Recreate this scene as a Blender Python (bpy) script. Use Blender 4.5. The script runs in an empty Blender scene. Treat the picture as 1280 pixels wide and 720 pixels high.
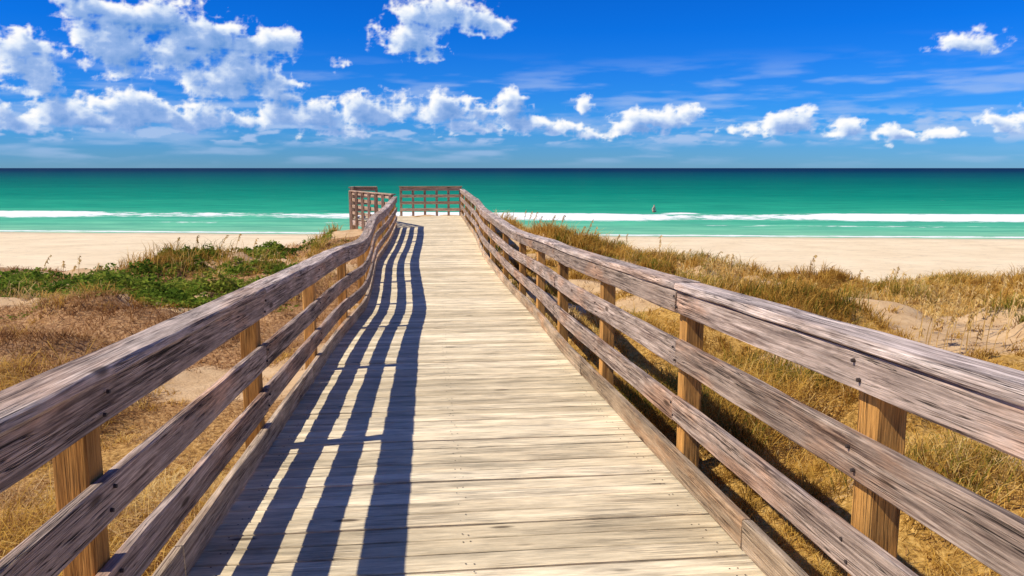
import bpy, bmesh, math, random
import numpy as np
random.seed(7); rng=np.random.default_rng(11)
sc=bpy.context.scene
sc.view_settings.view_transform='Standard'; sc.view_settings.look='None'; sc.view_settings.exposure=0

EYE=5.5; YAW=math.radians(6.0); PITCH=math.radians(8.5); FPX=1004.0
CX=0.16; XL=-0.94; XR=1.26
SA=math.radians(10.6); FX,FY=math.sin(SA),math.cos(SA)

# ---------------------------------------------------------------- camera
cam=bpy.data.cameras.new("camera"); camo=bpy.data.objects.new("camera",cam)
sc.collection.objects.link(camo); sc.camera=camo
cam.sensor_width=36; cam.lens=36*FPX/1280; cam.clip_start=0.05; cam.clip_end=60000
camo.location=(0,0,EYE); camo.rotation_euler=(math.radians(90)-PITCH,0,-YAW)

# ---------------------------------------------------------------- node helpers
class NT:
    def __init__(s,nt): s.nt=nt; s.n=nt.nodes; s.l=nt.links
    def new(s,t,**k):
        n=s.n.new(t)
        for a,b in k.items(): setattr(n,a,b)
        return n
    def put(s,sock,v):
        if isinstance(v,bpy.types.NodeSocket): s.l.new(v,sock)
        elif v is not None:
            if sock.type=='RGBA' and len(v)==3: v=(*v,1)
            sock.default_value=v
    def m(s,op,a,b=None,c=None,clamp=False):
        n=s.new('ShaderNodeMath',operation=op,use_clamp=clamp)
        s.put(n.inputs[0],a)
        if b is not None: s.put(n.inputs[1],b)
        if c is not None: s.put(n.inputs[2],c)
        return n.outputs[0]
    def vm(s,op,a,b=None,out=0):
        n=s.new('ShaderNodeVectorMath',operation=op)
        s.put(n.inputs[0],a)
        if b is not None: s.put(n.inputs[1],b)
        return n.outputs[out]
    def noise(s,vec,scale,detail=4,rough=.5,dist=0,dim='3D'):
        n=s.new('ShaderNodeTexNoise',noise_dimensions=dim)
        if vec is not None: s.put(n.inputs['Vector'],vec)
        n.inputs['Scale'].default_value=scale; n.inputs['Detail'].default_value=detail
        n.inputs['Roughness'].default_value=rough; n.inputs['Distortion'].default_value=dist
        return n.outputs['Fac']
    def smooth(s,v,a,b,lo=0.,hi=1.):
        n=s.new('ShaderNodeMapRange',interpolation_type='SMOOTHSTEP')
        s.put(n.inputs['Value'],v)
        n.inputs['From Min'].default_value=a; n.inputs['From Max'].default_value=b
        n.inputs['To Min'].default_value=lo; n.inputs['To Max'].default_value=hi
        return n.outputs['Result']
    def mix(s,f,a,b,mode='MIX'):
        n=s.new('ShaderNodeMix',data_type='RGBA',blend_type=mode)
        s.put(n.inputs[0],f); s.put(n.inputs[6],a); s.put(n.inputs[7],b)
        return n.outputs[2]
    def ramp(s,f,stops,interp='LINEAR'):
        n=s.new('ShaderNodeValToRGB'); r=n.color_ramp; r.interpolation=interp
        while len(r.elements)>1: r.elements.remove(r.elements[-1])
        r.elements[0].position=stops[0][0]; r.elements[0].color=(*stops[0][1],1)
        for p,c in stops[1:]:
            e=r.elements.new(p); e.color=(*c,1)
        s.put(n.inputs[0],f); return n.outputs[0]
    def attr(s,name,out='Fac'):
        n=s.new('ShaderNodeAttribute'); n.attribute_name=name; return n.outputs[out]
    def sep(s,v):
        n=s.new('ShaderNodeSeparateXYZ'); s.put(n.inputs[0],v); return n.outputs
    def comb(s,x,y,z=0.):
        n=s.new('ShaderNodeCombineXYZ')
        for i,v in enumerate((x,y,z)): s.put(n.inputs[i],v)
        return n.outputs[0]
    def bump(s,h,strength,dist):
        n=s.new('ShaderNodeBump'); s.put(n.inputs['Height'],h)
        n.inputs['Strength'].default_value=strength; n.inputs['Distance'].default_value=dist
        return n.outputs[0]
def mat(name):
    m=bpy.data.materials.new(name); m.use_nodes=True; m.node_tree.nodes.clear()
    return m,NT(m.node_tree)
def principled(t,col,rough=.8,normal=None,spec=.3):
    p=t.new('ShaderNodeBsdfPrincipled'); t.put(p.inputs['Base Color'],col); t.put(p.inputs['Roughness'],rough)
    p.inputs['Specular IOR Level'].default_value=spec
    if normal is not None: t.l.new(normal,p.inputs['Normal'])
    o=t.new('ShaderNodeOutputMaterial'); t.l.new(p.outputs[0],o.inputs[0]); return p

# ---------------------------------------------------------------- world / sky
SUN_EL=math.radians(49); SUN_BACK=math.radians(13)
w=bpy.data.worlds.new("World"); sc.world=w; w.use_nodes=True; w.node_tree.nodes.clear(); t=NT(w.node_tree)
sky=t.new('ShaderNodeTexSky',sky_type='NISHITA'); sky.sun_disc=False
sky.sun_elevation=SUN_EL; sky.sun_rotation=math.radians(270)-SUN_BACK
sky.air_density=1.0; sky.dust_density=0.1; sky.ozone_density=4.0
tc=t.new('ShaderNodeTexCoord'); d=tc.outputs['Generated']
sx,sy,sz=t.sep(d)[:3]
grad=t.ramp(t.m('MULTIPLY',sz,2.2,clamp=True),[(0,(.20,.48,.98)),(.12,(.09,.45,1.12)),(.35,(.015,.37,1.12)),(.8,(.006,.28,.92)),(1,(.3,.5,1.0))])
skc=t.mix(1.0,sky.outputs[0],grad,'MULTIPLY')
b1=t.new('ShaderNodeBackground'); t.l.new(skc,b1.inputs[0]); b1.inputs[1].default_value=.115
o=t.new('ShaderNodeOutputWorld'); t.l.new(b1.outputs[0],o.inputs[0])

sun=bpy.data.lights.new("sun",'SUN'); sun.energy=5; sun.angle=math.radians(.5); sun.color=(1,.94,.82)
so=bpy.data.objects.new("sun",sun); sc.collection.objects.link(so)
from mathutils import Vector
sd=Vector((math.cos(SUN_EL)*math.cos(SUN_BACK),math.cos(SUN_EL)*math.sin(SUN_BACK),-math.sin(SUN_EL)))
so.rotation_euler=sd.to_track_quat('-Z','Y').to_euler(); so.location=(-20,0,30)

# ---------------------------------------------------------------- numpy noise
_tab=rng.random((256,256))
def vn(x,y):
    xi=np.floor(x).astype(int); yi=np.floor(y).astype(int); fx=x-xi; fy=y-yi
    fx=fx*fx*(3-2*fx); fy=fy*fy*(3-2*fy)
    g=lambda i,j:_tab[i&255,j&255]
    return (g(xi,yi)*(1-fx)+g(xi+1,yi)*fx)*(1-fy)+(g(xi,yi+1)*(1-fx)+g(xi+1,yi+1)*fx)*fy
def fbm(x,y,o=4):
    s=0;a=.5;n=0
    for i in range(o):
        s=s+a*vn(x*2**i+17*i,y*2**i+5*i); n+=a; a*=.5
    return s/n
def sst(v,a,b):
    q=np.clip((v-a)/(b-a),0,1); return q*q*(3-2*q)
def crest(x): return 19.5+11.0*np.exp(-((x-0.8)/6.0)**2)
def ground_z(x,y):
    x=np.asarray(x,float); y=np.asarray(y,float)
    wv=x*FX+y*FY
    c=crest(x); nr=np.exp(-((x-1.0)/6.0)**2)
    top=3.10-.52*sst(wv,11,19)*(1-nr)+.36*nr*sst(wv,14,26)+.62*(fbm(x*.16+3,y*.16+9,3)-.5)+.32*(fbm(x*.6,y*.6,4)-.5)
    top=top+.26*(sst(fbm(x*.75+91,y*.75+17,3),.38,.68)-.4)
    beach=1.15*(66-wv)/28.0
    beach=np.where(wv>66,-(wv-66)*.045,beach)+.05*(fbm(x*.25,y*.25,3)-.5)
    k=sst(wv,c,c+10)
    return top*(1-k)+beach*k
_d=np.array([-6,0,4,8,9.5,11,13,15,20,26,29,34]); _z=np.array([5.5-1.42+.0478*6]+[5.5-1.42-.0478*q for q in (0,4,8,9.5)]+[3.565,3.53,3.545,3.60,3.66,3.68,3.68])
_dd=np.linspace(-6,34,801); _zz=np.interp(_dd,_d,_z); _zz=np.convolve(np.pad(_zz,20,mode='edge'),np.ones(41)/41,mode='valid')
_zz[:25]=_zz[25]+.0478*(_dd[25]-_dd[:25]); _zz[-25:]=_zz[-26]
def dz(y): return float(np.interp(y,_dd,_zz))+ .02*math.sin(y*.9)*min(1,max(0,(y-6)/3))*min(1,max(0,(24-y)/3))
def dxo(y): return .08*math.sin(max(0,y-7)*.45)*min(1,max(0,(y-7)/4))*max(0,min(1,(24-y)/8))

# ---------------------------------------------------------------- mesh helpers
def mkobj(name,V,F,attrs=None,material=None,smooth=False,parent=None,recalc=False):
    me=bpy.data.meshes.new(name); me.from_pydata([tuple(v) for v in V],[],F); 
    for k,(typ,data) in (attrs or {}).items():
        a=me.attributes.new(k,typ,'POINT')
        a.data.foreach_set('vector' if typ=='FLOAT_VECTOR' else 'value',np.asarray(data,np.float32).ravel())
    if recalc:
        bm=bmesh.new(); bm.from_mesh(me); bmesh.ops.recalc_face_normals(bm,faces=bm.faces); bm.to_mesh(me); bm.free()
    if material: me.materials.append(material)
    if smooth: me.polygons.foreach_set('use_smooth',[True]*len(me.polygons))
    ob=bpy.data.objects.new(name,me); sc.collection.objects.link(ob)
    if parent: ob.parent=parent
    return ob
def fastmesh(name,V,loops,starts,totals,attrs,material):
    me=bpy.data.meshes.new(name); me.vertices.add(len(V)); me.vertices.foreach_set('co',V.astype(np.float32).ravel())
    me.loops.add(len(loops)); me.loops.foreach_set('vertex_index',loops.astype(np.int32))
    me.polygons.add(len(starts)); me.polygons.foreach_set('loop_start',starts.astype(np.int32))
    try: me.polygons.foreach_set('loop_total',totals.astype(np.int32))
    except Exception: pass
    for k,dv in attrs.items():
        a=me.attributes.new(k,'FLOAT','POINT'); a.data.foreach_set('value',dv.astype(np.float32).ravel())
    me.materials.append(material); me.update(calc_edges=True)
    ob=bpy.data.objects.new(name,me); sc.collection.objects.link(ob); return ob

# ---------------------------------------------------------------- clouds (far backdrop dome)
def azel(px,py):
    x=(px-640)/FPX; yy=-(py-360)/FPX
    cy=math.cos(PITCH)+yy*math.sin(PITCH); cz=-math.sin(PITCH)+yy*math.cos(PITCH)
    a=math.atan2(x,cy)+YAW; return a, math.atan2(cz,math.hypot(x,cy))
CL=[(145,62,48,46,1.1),(190,30,70,34,1.05),(255,48,68,34,1.05),(322,58,54,24,1.05),(290,92,62,42,1.0),(335,105,32,28,.9),(215,66,56,34,.8),(120,14,38,20,.9),
(25,60,50,20,.9),(40,96,32,26,.8),(35,120,26,16,.6),(95,-2,60,14,.75),
(545,20,54,26,1.0),(515,52,44,28,.9),(590,28,40,18,.8),(540,66,30,14,.6),
(1207,56,34,15,1),(1250,151,32,11,.9),
(15,152,46,18,.95),(75,146,38,26,1.05),(115,150,34,18,.9),(160,140,42,30,1.05),(205,150,36,20,.95),(250,148,44,24,1.05),(310,152,46,20,.95),(350,142,36,27,1.05),(395,144,32,20,.95),
(465,140,44,25,1.1),(500,137,20,16,.8),(555,138,40,24,1.1),(598,146,26,18,.95),(638,140,28,30,1.1),(655,158,42,15,.95),(727,133,19,12,.9),(700,162,30,11,.85),
(800,164,42,12,.95),(820,150,44,14,.85),(862,146,22,12,.85),(985,158,34,20,1.05),(1065,163,30,14,.95),(1125,167,34,10,.85),(1180,167,26,8,.8),(600,164,60,12,.8),(430,162,60,11,.7),
(745,168,44,11,.8),(920,164,26,8,.7),(420,84,14,8,.5),
(-60,142,60,26,1),(-90,60,60,40,1),(1340,150,60,18,.9),(1420,90,60,30,.9),(-190,150,70,26,1)]
naz,nel=1500,430
A=np.radians(np.linspace(-44,50,naz)); Eg=np.radians(np.linspace(-.15,24.5,nel))
AA,EE=np.meshgrid(A,Eg,indexing='ij')
U_=AA*FPX; V_=EE*FPX
wx=(fbm(U_/30+3,V_/24+9,4)-.5)*30; wy=(fbm(U_/30+43,V_/24+29,4)-.5)*20
mask=np.full(AA.shape,-1.)
for (a,b,rx,ry,wt) in CL:
    c=azel(a,b); du=(U_+wx-c[0]*FPX)/rx; dv=(V_+wy-c[1]*FPX)/ry
    dv=np.where(dv<0,dv*1.5,dv); mask=np.maximum(mask,(1-np.sqrt(du*du+dv*dv))*wt)
def billow(x,y,o):
    s=0;a=.5;n=0
    for i in range(o):
        q=vn(x*2.03**i+31*i,y*2.03**i+7*i); s=s+a*(1-np.abs(2*q-1)); n+=a; a*=.60
    return s/n
nb=.55*billow(U_/20+11,V_/15+4,6)+.45*fbm(U_/18+5,V_/14+71,7)
D=mask*1.15+(nb-.565)*2.4
D=np.where(mask>-.95,D,-1)
cover=sst(D,-.02,.60)
dens=np.clip(D,0,1.0); od=np.zeros_like(D)
for k in range(1,13):
    sxk=int(round(k*1.3)); syk=int(round(k*1.5))
    sh=np.zeros_like(D); sh[sxk:,:-syk]=dens[:-sxk,syk:]; od+=sh
od*=.17
lit=np.exp(-od*1.15)  # sunlit and shaded sides of the clouds, computed here for painting
lit=np.clip(lit*1.12+.9*(nb-.55),0,1)
band=sst(EE,-.004,.02)*(1-sst(EE,.085,.14))
wsp=fbm(U_/70+7,V_/9+3,6); hz=band*sst(wsp,.42,.78)*.48
wsp3=fbm(U_/26+17,V_/7+53,6); b3=sst(EE,.022,.034)*(1-sst(EE,.05,.075)); hz=np.maximum(hz,b3*sst(wsp3,.46,.68)*.75)
wsp2=fbm(U_/120+70,V_/14+30,6); hz=np.maximum(hz,.22*sst(wsp2,.60,.85)*sst(U_,430,900)*(1-sst(V_,100,215)))
alpha=1-(1-cover)*(1-hz)
shade=(cover*lit+(1-cover)*hz*.45)/np.maximum(cover+(1-cover)*hz,1e-4)
RD=26000.; Vc=np.stack([RD*np.cos(EE)*np.sin(AA),RD*np.cos(EE)*np.cos(AA),RD*np.sin(EE)+EYE],2).reshape(-1,3)
idx=np.arange(naz*nel).reshape(naz,nel)
Q=np.stack([idx[:-1,:-1],idx[1:,:-1],idx[1:,1:],idx[:-1,1:]],2).reshape(-1,4)
al=alpha.ravel(); keep=al[Q].max(1)>.004; Q=Q[keep]
used,inv=np.unique(Q,return_inverse=True); inv=inv.reshape(Q.shape)
m,t=mat("cloud_painted_light")
cc_=t.ramp(t.attr('painted_shade'),[(0,(.12,.30,.68)),(.35,(.32,.48,.82)),(.65,(.74,.83,.97)),(.9,(1,1,1))])  # cloud sunlight and shade painted as colour, white to blue-grey
em=t.new('ShaderNodeEmission'); t.l.new(cc_,em.inputs[0]); em.inputs[1].default_value=1.0  # dome emits this painted brightness, the sun lamp doesn't shade it
tr=t.new('ShaderNodeBsdfTransparent'); mx=t.new('ShaderNodeMixShader'); t.l.new(t.attr('cover'),mx.inputs[0]); t.l.new(tr.outputs[0],mx.inputs[1]); t.l.new(em.outputs[0],mx.inputs[2])
o=t.new('ShaderNodeOutputMaterial'); t.l.new(mx.outputs[0],o.inputs[0]); m.cycles.emission_sampling='NONE'
nq=len(Q); fastmesh("clouds",Vc[used],inv.ravel(),np.arange(nq)*4,np.full(nq,4),{'cover':al[used],'painted_shade':shade.ravel()[used]},m)

class Boards:
    def __init__(s): s.V=[];s.F=[];s.W=[];s.T=[]
    def add(s,path,S,U,w,h,bev=.004,jit=.0015,tone=None):
        S=np.array(S,float);U=np.array(U,float); b=bev
        prof=[(-w/2+b,-h/2),(w/2-b,-h/2),(w/2,-h/2+b),(w/2,h/2-b),(w/2-b,h/2),(-w/2+b,h/2),(-w/2,h/2-b),(-w/2,-h/2+b)]
        base=len(s.V); off=np.array([random.random()*50,random.random()*50,random.random()*50])
        tone=random.random() if tone is None else tone
        L=0;prev=None
        for q in path:
            q=np.array(q,float)
            if prev is not None: L+=np.linalg.norm(q-prev)
            prev=q
            for (a,c) in prof:
                a2=a+random.uniform(-jit,jit); c2=c+random.uniform(-jit,jit)
                s.V.append(q+S*a2+U*c2); s.W.append(off+np.array([L,a,c])); s.T.append(tone)
        n=len(path)
        for i in range(n-1):
            for k in range(8):
                a=base+i*8+k;b2=base+i*8+(k+1)%8
                s.F.append((a,b2,b2+8,a+8))
        s.F.append(tuple(base+k for k in range(8))[::-1]); s.F.append(tuple(base+(n-1)*8+k for k in range(8)))
    def make(s,name,m,parent=None):
        return mkobj(name,s.V,s.F,{'wc':('FLOAT_VECTOR',s.W),'tone':('FLOAT',s.T)},m,recalc=True,parent=parent)

# ---------------------------------------------------------------- wood material
def wood(name,light,mid,dark,crack=1.0,grain=1.0,contrast=1.0,warm=0.):
    m,t=mat(name)
    wc=t.attr('wc','Vector'); tone=t.attr('tone')
    g1=t.noise(t.vm('MULTIPLY',wc,(2.2,75,75)),1,6,.65,.5)
    g2=t.noise(t.vm('MULTIPLY',wc,(9,260,260)),1,4,.65,.2)
    g3=t.noise(t.vm('MULTIPLY',wc,(1.3,7,7)),1,5,.65)
    a=.5-.16/contrast; b=.5+.13/contrast
    col=t.ramp(g1,[(a,dark),(.49,mid),(b,light)])
    col=t.mix(t.smooth(g3,.32,.68,0,.75),col,t.mix(.45,mid,light))
    blot=t.smooth(t.noise(t.vm('MULTIPLY',wc,(2.4,12,12)),1,6,.7),.3,.72,.70,1.22)
    col=t.mix(1.0,col,t.comb(blot,blot,blot),'MULTIPLY')
    tv=t.m('ADD',.74,t.m('MULTIPLY',tone,.44))
    col=t.mix(1.0,col,t.comb(tv,t.m('MULTIPLY',tv,t.m('ADD',.97,t.m('MULTIPLY',tone,.04))),t.m('MULTIPLY',tv,t.m('ADD',.9,t.m('MULTIPLY',tone,.12)))),'MULTIPLY')
    fine=t.smooth(g2,.25,.75,.60,1.25); col=t.mix(grain,col,t.mix(1.0,col,t.comb(fine,fine,fine),'MULTIPLY'))
    if warm>0:
        wn=t.noise(t.vm('MULTIPLY',wc,(.9,4,4)),1,5,.65)
        col=t.mix(t.smooth(wn,.48,.66,0,warm),col,t.mix(1.0,col,(1.28,.86,.55),'MULTIPLY'))
    cr=t.noise(t.vm('MULTIPLY',wc,(1.1,85,85)),1,3,.5,1.0)
    line=t.smooth(t.m('ABSOLUTE',t.m('SUBTRACT',cr,.5)),.0,.03,1,0)
    msk=t.smooth(t.noise(t.vm('MULTIPLY',wc,(1.7,6,6)),1,3,.5),.44,.58)
    line=t.m('MULTIPLY',t.m('MULTIPLY',line,msk),crack)
    col=t.mix(line,col,(.016,.011,.009))
    vo=t.new('ShaderNodeTexVoronoi'); t.l.new(t.vm('MULTIPLY',wc,(1.5,5.5,5.5)),vo.inputs['Vector']); vo.inputs['Scale'].default_value=1
    kn=t.smooth(vo.outputs['Distance'],.05,.12,.8,0)
    col=t.mix(kn,col,(.05,.026,.014))
    h=t.m('SUBTRACT',t.m('ADD',t.m('MULTIPLY',g1,.6),t.m('MULTIPLY',g2,.4)),t.m('MULTIPLY',line,1.0))
    principled(t,col,.85,t.bump(h,.9,.006),.2)
    return m
M_deck=wood("deck_wood",(.95,.80,.55),(.85,.69,.45),(.58,.44,.28),.4,.5,.85)
M_rail=wood("weathered_rail_wood",(.66,.51,.41),(.42,.30,.23),(.10,.062,.05),1.0,1.0,1.4,.5)
M_cap=wood("weathered_cap_wood",(.82,.66,.55),(.54,.41,.33),(.14,.09,.07),1.0,1.0,1.4,.3)
M_post=wood("treated_post_wood",(.80,.42,.12),(.62,.29,.07),(.26,.10,.025),.7,.9)
M_kerb=wood("kerb_wood",(.70,.53,.37),(.50,.36,.23),(.17,.10,.065),.9,.9,1,.5)
M_plat=wood("platform_wood",(.66,.46,.32),(.48,.32,.22),(.19,.11,.07),.5,.6)
M_nail,t=mat("rusty_nail_metal"); principled(t,(.05,.035,.03),.6)

# ---------------------------------------------------------------- boardwalk
bw=bpy.data.objects.new("wooden_boardwalk",None); sc.collection.objects.link(bw)
PA=(-2.75,29.9); PB=(XL-.12,25.6)
def platx(y): 
    if y<PB[1]: return XL-.09
    return max(-2.8,PB[0]+(y-PB[1])*(PA[0]-PB[0])/(PA[1]-PB[1]))
B=Boards(); nails=[]
y=-4.0
while y<31.2:
    pw=.135; gap=.012+random.uniform(-.003,.003)
    x0=XL-.09 if y<PB[1]+.1 else platx(y)+.06; x1=XR+.09
    z=dz(y)-.019+random.uniform(-.003,.003); zt=random.uniform(-.003,.003); o=dxo(y)
    sk=random.uniform(-.005,.005)
    path=[(x0+o+(x1-x0)*f, y+sk*(f-.5)+.003*math.sin(f*7+y), z+zt*math.sin(f*3)) for f in np.linspace(0,1,7)]
    sl=(dz(y+.1)-dz(y-.1))/.2+random.uniform(-.012,.012)
    B.add(path,(0,1,sl),(0,0,1),pw,.036,.004,.0012,tone=random.random()**.8)
    if y<12 and y>.5:
        for xx in (XL+.07,XL+.10,CX-.03,CX+.0,XR-.10,XR-.07):
            nails.append((xx+o+random.uniform(-.008,.008),y+random.choice((-.035,.035))+random.uniform(-.008,.008),z+.0205))
    y+=pw+gap
B.make("deck_planks",M_deck,bw)
J=Boards()
ys=np.arange(-4,31.3,.7)
for xx in (XL-.05,CX-.4,CX+.4,XR+.05):
    J.add([(xx+dxo(a),a,dz(a)-.042-.1) for a in ys],(1,0,0),(0,0,1),.045,.19)
J.add([(PA[0],PA[1],dz(29)-.14),(PB[0],PB[1],dz(29)-.14)],(.93,.37,0),(0,0,1),.045,.19)
J.add([(-2.75,31.1,dz(29)-.14),(XR,31.1,dz(29)-.14)],(0,1,0),(0,0,1),.045,.19)
J.make("floor_joists",M_rail,bw)
K=Boards()
seg=np.arange(-4,31.0,3.5)
for xx,wd in ((XL-.022,.04),(XR+.022,.04)):
    for a in seg:
        b=min(a+3.49,31.0 if xx>0 else 25.5)
        if b-a<.5: continue
        K.add([(xx+dxo(q),q,dz(q)+.075) for q in np.linspace(a,b,8)],(1,0,0),(0,0,1),wd,.13,.005,.002)
K.make("kerb_boards",M_kerb,bw)
V=[];F=[]
for (a,b,c) in nails:
    i=len(V)
    for k in range(6): V.append((a+.0042*math.cos(k*math.pi/3),b+.0042*math.sin(k*math.pi/3),c))
    V.append((a,b,c+.002)); F+= [(i+k,i+(k+1)%6,i+6) for k in range(6)]
mkobj("deck_nails",V,F,material=M_nail,parent=bw)

def railing(name,side,ypost,top,rails,y0,y1):
    e=bpy.data.objects.new(name,None); sc.collection.objects.link(e)
    X=(XL if side<0 else XR); th=.038
    R=Boards(); P=Boards(); C=Boards()
    bounds=[y0]+[q for i,q in enumerate(ypost) if i%2==1]+[y1]
    for (zb,zt) in rails:
        for a,b in zip(bounds[:-1],bounds[1:]):
            if b-a<.3: continue
            n=max(3,int((b-a)/.3)); off=random.uniform(-.006,.006); dzr=random.uniform(-.006,.006)
            R.add([(X+side*(th/2+.0)+dxo(q)+off,q,dz(q)+(zb+zt)/2+dzr) for q in np.linspace(a+.002,b-.002,n)],(1,0,0),(0,0,1),th,zt-zb,.006,.0028)
    cw=.145
    for a,b in zip(bounds[:-1],bounds[1:]):
        if b-a<.3: continue
        n=max(3,int((b-a)/.3))
        C.add([(X+side*(cw/2-.012)+dxo(q),q,dz(q)+top-.019) for q in np.linspace(a+.003,b-.003,n)],(1,0,0),(0,0,1),cw,.038,.007,.0028)
    NV=[];NF=[]
    for q in ypost:
        xx=X+side*(th+.002+.048)+dxo(q); gz=float(ground_z(xx,q))-.3
        P.add([(xx,q,gz+(dz(q)+top-.04-gz)*f) for f in np.linspace(0,1,6)],(1,0,0),(0,1,0),.095,.11,.006,.002)
        if q>12: continue
        for (zb,zt) in rails:
            for fz in (.28,.72):
                cx=X+dxo(q)-side*.0005; cy=q+(.018 if fz>.5 else -.018); cz=dz(q)+zb+(zt-zb)*fz; i=len(NV)
                for k in range(8): NV.append((cx,cy+.007*math.cos(k*math.pi/4),cz+.007*math.sin(k*math.pi/4)))
                for k in range(8): NV.append((cx-side*.009,cy+.006*math.cos(k*math.pi/4),cz+.006*math.sin(k*math.pi/4)))
                NF+=[(i+k,i+(k+1)%8,i+8+(k+1)%8,i+8+k) for k in range(8)]+[tuple(i+8+k for k in range(8))]
    R.make("rails",M_rail,e); C.make("cap_rail",M_cap,e); P.make("posts",M_post,e)
    mkobj("bolts",NV,NF,material=M_nail,parent=e)
    return e
rl=railing("wooden_railing",-1,[-2.4,-.05,2.37,4.68,7.0,9.3,11.6,13.9,16.2,18.5,20.8,23.1,25.4],.965,[(.79,.925),(.50,.635),(.235,.365)],-4,25.5)
rr=railing("wooden_railing",1,[-1.7,.25,2.2,3.95,5.9,7.95,9.9,11.9,13.9,15.9,17.9,19.9,21.9,23.9,25.9,28,30.9],1.03,[(.875,.99),(.59,.73),(.30,.43)],-4,31)
e=bpy.data.objects.new("platform_railing",None); sc.collection.objects.link(e)
R=Boards();P=Boards(); zf=dz(29)
def seg2(a,b,npost,hh0=1.115,side=1):
    a=np.array(a,float);b=np.array(b,float); dirv=(b-a)/np.linalg.norm(b-a); S=(-dirv[1],dirv[0],0)
    n=6; k=hh0/1.115
    for zc,hh in ((1.03,.13),(.76,.11),(.50,.11),(.24,.11)):
        R.add([(a[0]+(b[0]-a[0])*f,a[1]+(b[1]-a[1])*f,zf+zc*k) for f in np.linspace(0,1,n)],S,(0,0,1),.038,hh)
    R.add([(a[0]+(b[0]-a[0])*f,a[1]+(b[1]-a[1])*f,zf+hh0) for f in np.linspace(-.01,1.01,n)],S,(0,0,1),.14,.035)
    for f in np.linspace(.02,.98,npost):
        q=a+(b-a)*f; q=q+np.array(S[:2])*.07*side
        g=float(ground_z(q[0],q[1]))-.3
        P.add([(q[0],q[1],g),(q[0],q[1],zf+.6),(q[0],q[1],zf+hh0-.02)],(1,0,0),(0,1,0),.09,.09)
seg2(PA,PB,7,1.0,-1); seg2((-2.75,31.12),(-1.9,31.12),2); seg2((XL-.1,31.12),(XR+.06,31.12),6); seg2((-2.78,31.1),(-2.78,29.95),2)
R.make("rails",M_plat,e);P.make("posts",M_plat,e)
st=bpy.data.objects.new("beach_stairs",None); sc.collection.objects.link(st)
ST=Boards()
for i in range(14):
    yy2=31.4+i*.28; z2=zf-.17*(i+1)
    ST.add([(-1.85,yy2,z2),(XL-.15,yy2,z2)],(0,1,0),(0,0,1),.28,.036)
for xx in (-1.87,XL-.13):
    ST.add([(xx,31.3,zf-.12),(xx,35.3,zf-2.55)],(1,0,0),(0,0,1),.045,.26)
ST.make("steps",M_deck,st)

# ---------------------------------------------------------------- terrain
xs=np.concatenate([-np.geomspace(4000,42,26),np.arange(-40,-14,.6),np.arange(-14,16,.22),np.arange(16,46,.6),np.geomspace(47,4000,26)])
ysn=np.concatenate([-np.geomspace(900,9,14),np.arange(-8,1,.5),np.arange(1,36,.22),np.arange(36,80,.7),np.geomspace(81,700,14)])
Xg,Yg=np.meshgrid(xs,ysn,indexing='ij'); Zg=ground_z(Xg,Yg)
Zg+= .05*(fbm(Xg*2.3,Yg*2.3,3)-.5)*(Xg*FX+Yg*FY<40)
Zg=np.maximum(Zg,-8)
nx,ny=Xg.shape
V=np.stack([Xg.ravel(),Yg.ravel(),Zg.ravel()],1)
idx=np.arange(nx*ny).reshape(nx,ny)
F=np.stack([idx[:-1,:-1].ravel(),idx[1:,:-1].ravel(),idx[1:,1:].ravel(),idx[:-1,1:].ravel()],1).tolist()
def bare(x,y):
    return sst(fbm(x*.38+140,y*.55+22,5),.49,.59)
wv=(Xg*FX+Yg*FY); dune=(1-sst(wv,crest(Xg)+2,crest(Xg)+7)).ravel()
m,t=mat("dune_and_beach_sand")
geo=t.new('ShaderNodeNewGeometry'); P_=geo.outputs['Position']; px_,py_,pz_=t.sep(P_)[:3]
du=t.attr('dune'); ba=t.attr('bare')
n2=t.noise(P_,3.2,7,.65); n3=t.noise(P_,22,6,.7)
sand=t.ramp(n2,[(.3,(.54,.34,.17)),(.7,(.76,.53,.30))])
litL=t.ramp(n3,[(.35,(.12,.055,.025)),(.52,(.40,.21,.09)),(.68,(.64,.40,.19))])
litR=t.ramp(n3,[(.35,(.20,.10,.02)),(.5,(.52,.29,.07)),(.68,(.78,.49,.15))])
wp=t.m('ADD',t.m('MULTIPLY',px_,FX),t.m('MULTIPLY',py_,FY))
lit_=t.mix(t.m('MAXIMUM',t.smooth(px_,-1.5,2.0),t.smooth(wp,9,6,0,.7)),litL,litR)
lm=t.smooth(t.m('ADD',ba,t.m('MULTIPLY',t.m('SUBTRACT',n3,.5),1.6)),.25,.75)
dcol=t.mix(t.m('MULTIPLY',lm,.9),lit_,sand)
bs=t.noise(P_,.35,5,.6); bcol=t.ramp(bs,[(.3,(.80,.61,.37)),(.7,(.95,.76,.49))])
foot=t.smooth(t.noise(P_,1.6,4,.6),.56,.68,1,.84)
bcol=t.mix(1.0,bcol,t.comb(foot,foot,foot),'MULTIPLY')
bcol=t.mix(t.smooth(wp,61,65.5,0,.5),bcol,(.42,.34,.24))
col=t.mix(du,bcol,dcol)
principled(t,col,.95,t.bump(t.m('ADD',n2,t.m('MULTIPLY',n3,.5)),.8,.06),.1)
mkobj("sand_dune_ground",V,F,{'dune':('FLOAT',dune),'bare':('FLOAT',bare(Xg,Yg).ravel())},m,smooth=True)

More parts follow.
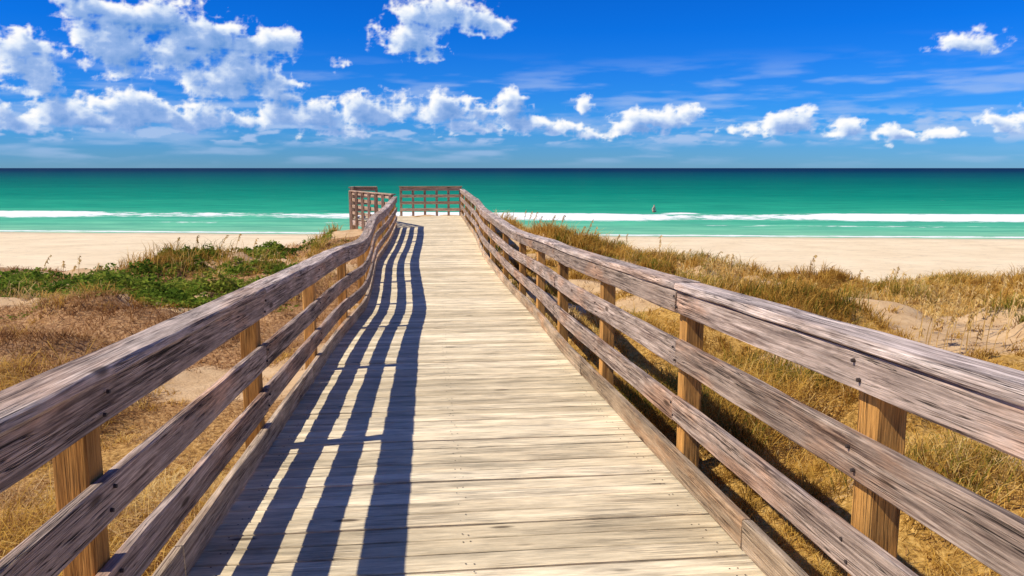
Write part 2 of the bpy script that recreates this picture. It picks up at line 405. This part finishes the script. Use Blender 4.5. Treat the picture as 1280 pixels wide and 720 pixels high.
# ---------------------------------------------------------------- sea
us=np.concatenate([-np.geomspace(26000,92,24),np.arange(-90,91,1.5),np.geomspace(92,26000,24)])
ws=np.concatenate([np.arange(60,110,.45),np.geomspace(110.5,30000,110)])
U,W=np.meshgrid(us,ws,indexing='ij')
fade=np.exp(-np.maximum(W-100,0)/150)
wl=91+2.5*(fbm(U*.04+7,U*0+1,3)-.5)*2
Z=.03*(fbm(U*.15,W*.35,3)-.5)*fade
Z=Z+.50*np.exp(-np.abs(W-wl)**1.5/3.0)*np.clip(.5+1.2*(fbm(U*.06+31,U*0+4,2)-.2),.2,1)
wl2=78+2.0*(fbm(U*.05+70,U*0+9,3)-.5)*2
Z=Z+.14*np.exp(-((W-wl2)/1.6)**2)
for k in range(6):
    wk=108+k*15+4*(fbm(U*.03+k*13,U*0+k,2)-.5)*2
    Z=Z+.18*np.exp(-((W-wk)/2.6)**2)*np.clip(fbm(U*.05+k*5,U*0+k*3,2)*2-.6,0,1)
Z=Z*np.where(W<66,.2,1)
Rx=U*FY+W*FX; Ry=-U*FX+W*FY
V=np.stack([Rx.ravel(),Ry.ravel(),Z.ravel()+.01],1); nx,ny=U.shape
idx=np.arange(nx*ny).reshape(nx,ny)
F=np.stack([idx[:-1,:-1].ravel(),idx[1:,:-1].ravel(),idx[1:,1:].ravel(),idx[:-1,1:].ravel()],1).tolist()
f1=np.exp(-((W-wl+1.6)/np.where(W<wl-1.6,4.2,2.2))**2)*np.clip(1.9*fbm(U*.06+31,U*0+4,3)-.05,0.42,1)
f2=np.exp(-((W-wl2+.6)/1.0)**2)*np.clip(2.6*fbm(U*.05+77,U*0+14,3)-1.1,0,1)*.6
f3=np.exp(-((W-66.8-.8*fbm(U*.1,U*0,3))/.8)**2)*.8
f4=np.exp(-((W-99)/2.6)**2-((U-(12.8))/2.2)**2)*1.3
foam=np.clip(np.maximum.reduce([f1,f2,f3,f4]),0,1)
m,t=mat("sea_water")
geo=t.new('ShaderNodeNewGeometry'); P_=geo.outputs['Position']; px_,py_,pz_=t.sep(P_)[:3]
wp=t.m('ADD',t.m('MULTIPLY',px_,FX),t.m('MULTIPLY',py_,FY)); up=t.m('SUBTRACT',t.m('MULTIPLY',px_,FY),t.m('MULTIPLY',py_,FX))
nn=t.noise(t.comb(t.m('MULTIPLY',up,.010),t.m('MULTIPLY',wp,.035)),1,5,.6)
lg=t.m('LOGARITHM',wp,10.0)
lg=t.m('ADD',lg,t.m('MULTIPLY',t.m('SUBTRACT',nn,.5),.30))
f=t.m('DIVIDE',t.m('SUBTRACT',lg,1.8),1.8,clamp=True)
col=t.ramp(f,[(.0,(.26,.56,.33)),(.06,(.10,.47,.27)),(.13,(.022,.34,.19)),(.22,(.004,.235,.140)),(.36,(.001,.150,.108)),(.52,(.001,.085,.092)),(.75,(.001,.030,.064)),(1,(.001,.016,.055))])
st1=t.noise(t.comb(t.m('MULTIPLY',up,.12),t.m('MULTIPLY',wp,.55)),1,6,.65)
col=t.mix(1.0,col,t.ramp(st1,[(.3,(.60,.72,.78)),(.7,(1.4,1.22,1.18))]),'MULTIPLY')
fo=t.attr('foam'); fnz=t.noise(t.comb(t.m('MULTIPLY',up,.5),t.m('MULTIPLY',wp,1.3)),1,5,.65)
fm=t.smooth(t.m('ADD',fo,t.m('MULTIPLY',t.m('SUBTRACT',fnz,.5),1.6)),.34,.66)
wc2=t.noise(t.comb(t.m('MULTIPLY',up,.07),t.m('MULTIPLY',wp,.30)),1,4,.6)
wcm=t.m('MULTIPLY',t.smooth(wc2,.70,.76),t.smooth(wp,260,110))
fm=t.m('MAXIMUM',fm,t.m('MULTIPLY',wcm,.5))
col=t.mix(fm,col,(.84,.83,.78))
hb=t.noise(t.comb(t.m('MULTIPLY',up,.6),t.m('MULTIPLY',wp,1.6)),1,5,.6)
nb_=t.bump(hb,.6,.25)
df=t.new('ShaderNodeBsdfDiffuse'); t.l.new(col,df.inputs[0]); t.l.new(nb_,df.inputs['Normal'])
gl=t.new('ShaderNodeBsdfGlossy'); gl.inputs['Roughness'].default_value=.25; gl.inputs[0].default_value=(.8,.9,1,1); t.l.new(nb_,gl.inputs['Normal'])
mx=t.new('ShaderNodeMixShader'); t.l.new(t.m('MULTIPLY',t.m('SUBTRACT',1.0,fm),.06),mx.inputs[0]); t.l.new(df.outputs[0],mx.inputs[1]); t.l.new(gl.outputs[0],mx.inputs[2])
o=t.new('ShaderNodeOutputMaterial'); t.l.new(mx.outputs[0],o.inputs[0])
mkobj("sea",V,F,{'foam':('FLOAT',foam.ravel())},m,smooth=True)

# ---------------------------------------------------------------- grass
def grass_mat(name,stops,trans=.3):
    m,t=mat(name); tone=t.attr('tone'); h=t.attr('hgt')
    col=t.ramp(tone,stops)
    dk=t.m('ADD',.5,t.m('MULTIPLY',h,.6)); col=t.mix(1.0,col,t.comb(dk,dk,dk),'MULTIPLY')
    a=t.new('ShaderNodeBsdfDiffuse'); t.l.new(col,a.inputs[0])
    b=t.new('ShaderNodeBsdfTranslucent'); t.l.new(col,b.inputs[0])
    mx=t.new('ShaderNodeMixShader'); mx.inputs[0].default_value=trans
    t.l.new(a.outputs[0],mx.inputs[1]); t.l.new(b.outputs[0],mx.inputs[2])
    o=t.new('ShaderNodeOutputMaterial'); t.l.new(mx.outputs[0],o.inputs[0]); return m
def blades(name,bx,by,h,wd,lean,tone,material,bend=1.0):
    n=len(bx); a=rng.random(n)*2*np.pi; b=rng.random(n)*2*np.pi
    bz=ground_z(bx,by)-.02
    dx=np.cos(a)*lean+.12;dy=np.sin(a)*lean; sx=np.cos(b);sy=np.sin(b)
    V=np.zeros((n,5,3))
    def lev(f,g,width,i):
        cx=bx+dx*h*g; cy=by+dy*h*g; cz=bz+h*f
        V[:,i,0]=cx-sx*width/2;V[:,i,1]=cy-sy*width/2;V[:,i,2]=cz
        if i<4:
            V[:,i+1,0]=cx+sx*width/2;V[:,i+1,1]=cy+sy*width/2;V[:,i+1,2]=cz
    lev(0,0,wd,0); lev(.6,.35*bend,wd*.8,2)
    V[:,4,0]=bx+dx*h*1.1;V[:,4,1]=by+dy*h*1.1;V[:,4,2]=bz+h*np.clip(1-.35*lean,.2,1)
    i0=np.arange(n)*5
    loops=np.stack([i0,i0+1,i0+3,i0+2,i0+2,i0+3,i0+4],1).ravel()
    starts=np.stack([np.arange(n)*7,np.arange(n)*7+4],1).ravel(); totals=np.tile([4,3],n)
    tn=np.repeat(tone,5); hg=np.tile([0,0,.6,.6,1.],n)
    return fastmesh(name,V.reshape(-1,3),loops,starts,totals,{'tone':tn,'hgt':hg},material)
def wedge(N,r0,r1,amin=-42,amax=42,pw=1.0):
    r=r0+(r1-r0)*rng.random(N)**pw; a=np.radians(amin+(amax-amin)*rng.random(N))+YAW
    return r*np.sin(a),r*np.cos(a),r
def outside_deck(x,y):
    return ((x<XL-.16)|(x>XR+.16))&~((y>25)&(x>-3.2)&(x<XR+.2)&(y<36))
def tufts(N,per,r0,r1,cond,hmin,hmax,spread,pw=1.0,back=3.5):
    x,y,r=wedge(N,r0,r1,pw=pw); ok=cond(x,y)&outside_deck(x,y)&(x*FX+y*FY<crest(x)+back); x,y,r=x[ok],y[ok],r[ok]
    sz=(.55+.7*rng.random(len(x)))*(.65+.95*sst(fbm(x*.75+91,y*.75+17,3),.40,.68)); tt=rng.random(len(x))
    x=np.repeat(x,per);y=np.repeat(y,per);r=np.repeat(r,per);sz=np.repeat(sz,per);tt=np.repeat(tt,per)
    n=len(x); x=x+rng.normal(0,spread,n)*sz;y=y+rng.normal(0,spread,n)*sz
    ok=outside_deck(x,y); x,y,r,sz,tt=x[ok],y[ok],r[ok],sz[ok],tt[ok]; n=len(x)
    h=(hmin+(hmax-hmin)*rng.random(n))*sz; wd=.0035+.00048*r
    reg=fbm(x*.5+33,y*.5+66,3)
    return x,y,h,wd,np.clip(.45*tt+.3*rng.random(n)+1.2*(reg-.5)+.16+rng.normal(0,.08,n),0,1)
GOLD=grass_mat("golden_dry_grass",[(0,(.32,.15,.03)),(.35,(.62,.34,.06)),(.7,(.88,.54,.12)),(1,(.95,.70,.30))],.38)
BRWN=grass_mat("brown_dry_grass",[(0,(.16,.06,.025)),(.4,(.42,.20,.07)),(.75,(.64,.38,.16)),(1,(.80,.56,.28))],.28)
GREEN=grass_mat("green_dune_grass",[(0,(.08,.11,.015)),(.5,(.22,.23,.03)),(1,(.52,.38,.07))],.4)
veg=lambda x,y:1-bare(x,y)
c=lambda x,y:(x>1.3)&(rng.random(len(x))<.05+.95*veg(x,y))
x,y,h,wd,tn=tufts(18000,24,1.3,34,c,.08,.28,.075)
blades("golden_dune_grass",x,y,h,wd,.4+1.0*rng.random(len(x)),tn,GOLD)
c=lambda x,y:(x>1.3)&(fbm(x*.75+91,y*.75+17,3)>.56)&(fbm(x*.4+9,y*.4+20,3)>.44)
x,y,h,wd,tn=tufts(6500,22,1.3,34,c,.12,.30,.075)
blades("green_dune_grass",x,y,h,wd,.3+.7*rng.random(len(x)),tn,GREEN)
c=lambda x,y:(x>1.3)
x,y,h,wd,tn=tufts(5000,12,1.3,34,c,.03,.12,.10)
blades("brown_dune_grass",x,y,h,wd,.6+1.4*rng.random(len(x)),tn,BRWN)
c=lambda x,y:(x<-.8)&(rng.random(len(x))<.12+.88*veg(x,y))
x,y,h,wd,tn=tufts(17000,18,1.3,34,c,.05,.17,.09)
blades("brown_dune_grass",x,y,h,wd,.6+1.4*rng.random(len(x)),tn,BRWN)
c=lambda x,y:(x<-.8)&(rng.random(len(x))<sst(fbm(x*.5+80,y*.5+12,4),.42,.56)*(.25+.75*(1-sst(y,7,11))))
x,y,h,wd,tn=tufts(11000,20,1.3,24,c,.08,.26,.08)
blades("golden_dune_grass",x,y,h,wd,.5+1.2*rng.random(len(x)),tn,GOLD)
def cc(x,y):
    wv=x*FX+y*FY; return (np.abs(wv-crest(x)+1.5)<4.0)&(rng.random(len(x))<sst(fbm(x*.4+40,y*.4+2,4),.36,.55))
x,y,h,wd,tn=tufts(9000,16,14,37,lambda x,y:cc(x,y)&(x>-.5),.12,.38,.10)
blades("golden_dune_grass",x,y,h,wd,.3+.6*rng.random(len(x)),tn,GOLD)
x,y,h,wd,tn=tufts(4000,16,16,37,lambda x,y:cc(x,y)&(x<-.5)&(x>-7),.12,.40,.10)
blades("green_dune_grass",x,y,h,wd,.3+.6*rng.random(len(x)),np.clip(tn*1.2,0,1),GREEN)
x,y,h,wd,tn=tufts(9000,14,14,37,lambda x,y:cc(x,y)&(x<-.5)&(x>-9),.12,.42,.10)
blades("golden_dune_grass",x,y,h,wd,.3+.6*rng.random(len(x)),tn,GOLD)

# green shrubs on the left : leaf clumps
LEAF=grass_mat("shrub_leaves",[(0,(.05,.09,.012)),(.45,(.14,.22,.025)),(.8,(.30,.33,.045)),(1,(.52,.42,.10))],.4)
def shrubmask(x,y):
    wv=x*FX+y*FY
    s=sst(wv,11.5,15.0)*(1-sst(wv,crest(x)-1,crest(x)+2))*sst(-x,2.0,4.0)
    return s*sst(fbm(x*.7+60,y*.9+11,4),.41,.54)
n=430000
x,y,r=wedge(n,11,34,-42,4); mk=shrubmask(x,y); ok=(rng.random(n)<mk*.8)&outside_deck(x,y); x,y,r,mk=x[ok],y[ok],r[ok],mk[ok]; n=len(x)
topz=(.04+.42*sst(fbm(x*1.5+5,y*1.5,3),.3,.75))*mk
u=rng.random(n)**.45; cz=ground_z(x,y)+topz*u+rng.normal(0,.02,n)
s=(.018+.0010*r)*(.6+.8*rng.random(n))
q=rng.normal(size=(n,3)); q[:,2]=q[:,2]*.5; q/=np.linalg.norm(q,axis=1)[:,None]
q2=rng.normal(size=(n,3)); q2=np.cross(q,q2); q2/=np.linalg.norm(q2,axis=1)[:,None]
c0=np.stack([x,y,cz],1); S=s[:,None]
V=np.stack([c0-q*S*1.3,c0+q2*S*.6,c0+q*S*1.3,c0-q2*S*.6],1).reshape(-1,3)
tone=np.clip(.1+.85*fbm(x*1.3,y*1.3+70,3)+.4*(rng.random(n)-.5),0,1)
fastmesh("dune_shrubs",V,np.arange(4*n),np.arange(n)*4,np.full(n,4),{'tone':np.repeat(tone,4),'hgt':np.repeat(u,4)},LEAF)

# sea oats : stalk + seed head
OAT=grass_mat("sea_oats_straw",[(0,(.50,.32,.09)),(1,(.80,.58,.24))],.3)
V=[];F=[];T=[]
def oat(x,y,h):
    z=float(ground_z(x,y)); a=random.uniform(-.8,.8); ln=random.uniform(.05,.3)
    pts=[(x+math.cos(a)*ln*f*f*h,y+math.sin(a)*ln*f*f*h,z+h*f) for f in (0,.25,.5,.75,1)]
    tn=random.random()
    for k in range(4):
        for (sx_,sy_) in ((1,0),(0,1)):
            i=len(V); w_=.006
            for pp in (pts[k],pts[k+1]):
                V.append((pp[0]-sx_*w_,pp[1]-sy_*w_,pp[2]));V.append((pp[0]+sx_*w_,pp[1]+sy_*w_,pp[2]));T.extend([tn,tn])
            F.append((i,i+1,i+3,i+2))
    for k in range(22):
        f=random.uniform(.72,1.05); cx=x+math.cos(a)*ln*f*f*h; cy=y+math.sin(a)*ln*f*f*h; czz=z+h*f
        i=len(V); s_=.026
        dx_,dy_=random.uniform(-s_,s_)*1.3,random.uniform(-s_,s_)*1.3
        V.extend([(cx,cy,czz),(cx+dx_+.01,cy+dy_,czz-.015),(cx+dx_*1.6,cy+dy_*1.6,czz-.05),(cx+dx_-.01,cy+dy_-.008,czz-.03)]);T.extend([tn]*4); F.append((i,i+1,i+2,i+3))
def ray(px,wd):
    a=math.atan((px-640)/(FPX*1.0))+YAW; r=wd/math.cos(a-YAW); return r*math.sin(a),r*math.cos(a)
for (pa,pb,n,wa_,wb) in ((650,800,22,24,30),(820,1010,34,15,20),(1150,1300,50,10,16),(30,160,8,18,20),(200,420,10,20,26),(1010,1150,12,14,18)):
    for i in range(n):
        x_,y_=ray(random.uniform(pa,pb),random.uniform(wa_,wb)); oat(x_,y_,random.uniform(.35,.8))
mkobj("sea_oats",V,F,{'tone':('FLOAT',T),'hgt':('FLOAT',[1.]*len(V))},OAT)

# ---------------------------------------------------------------- swimmer wading in the surf
def skinfig(name,joints,edges,radii,material,parent):
    me=bpy.data.meshes.new(name); me.from_pydata(joints,edges,[]); ob=bpy.data.objects.new(name,me); sc.collection.objects.link(ob)
    md=ob.modifiers.new("skin",'SKIN'); md.use_smooth_shade=True
    for i,r in enumerate(radii): me.skin_vertices[0].data[i].radius=(r,r*.85)
    me.skin_vertices[0].data[0].use_root=True
    ob.modifiers.new("sub",'SUBSURF').levels=2; ob.modifiers["sub"].render_levels=2
    me.materials.append(material); ob.parent=parent; return ob
SK,t=mat("skin"); principled(t,(.75,.44,.31),.6)
SW,t=mat("swimwear"); principled(t,(.65,.16,.12),.7)
HA,t=mat("hair"); principled(t,(.22,.12,.06),.7)
man=bpy.data.objects.new("swimmer",None); sc.collection.objects.link(man)
J=[(0,0,.92),(0,0,1.12),(0,0,1.38),(0,0,1.50),(0,0,1.62),(0,0,1.72),
   (.19,0,1.42),(.30,.05,1.16),(.34,-.08,.94),(.36,-.14,.86),(-.19,0,1.42),(-.30,.05,1.16),(-.34,-.08,.94),(-.36,-.14,.86),
   (.10,0,.86),(.12,-.03,.48),(.12,.05,.08),(.12,-.10,.03),(-.10,0,.86),(-.12,.06,.48),(-.12,.12,.08),(-.12,-.02,.03)]
E=[(0,1),(1,2),(2,3),(3,4),(4,5),(2,6),(6,7),(7,8),(8,9),(2,10),(10,11),(11,12),(12,13),(0,14),(14,15),(15,16),(16,17),(0,18),(18,19),(19,20),(20,21)]
Rr=[.15,.13,.16,.06,.095,.08,.065,.045,.035,.03,.065,.045,.035,.03,.09,.06,.045,.035,.09,.06,.045,.035]
skinfig("body",J,E,Rr,SK,man)
skinfig("trunks",[(0,0,.94),(.10,0,.86),(.115,-.01,.64),(-.10,0,.86),(-.115,.02,.64)],[(0,1),(1,2),(0,3),(3,4)],[.165,.105,.085,.105,.085],SW,man)
skinfig("hair",[(0,.02,1.68),(0,.03,1.76)],[(0,1)],[.10,.085],HA,man)
x_,y_=ray(817,101); man.location=(x_,y_,-.80); man.rotation_euler=(0,0,.6)
print("verts",sum(len(o.data.vertices) for o in bpy.data.objects if o.type=='MESH'))
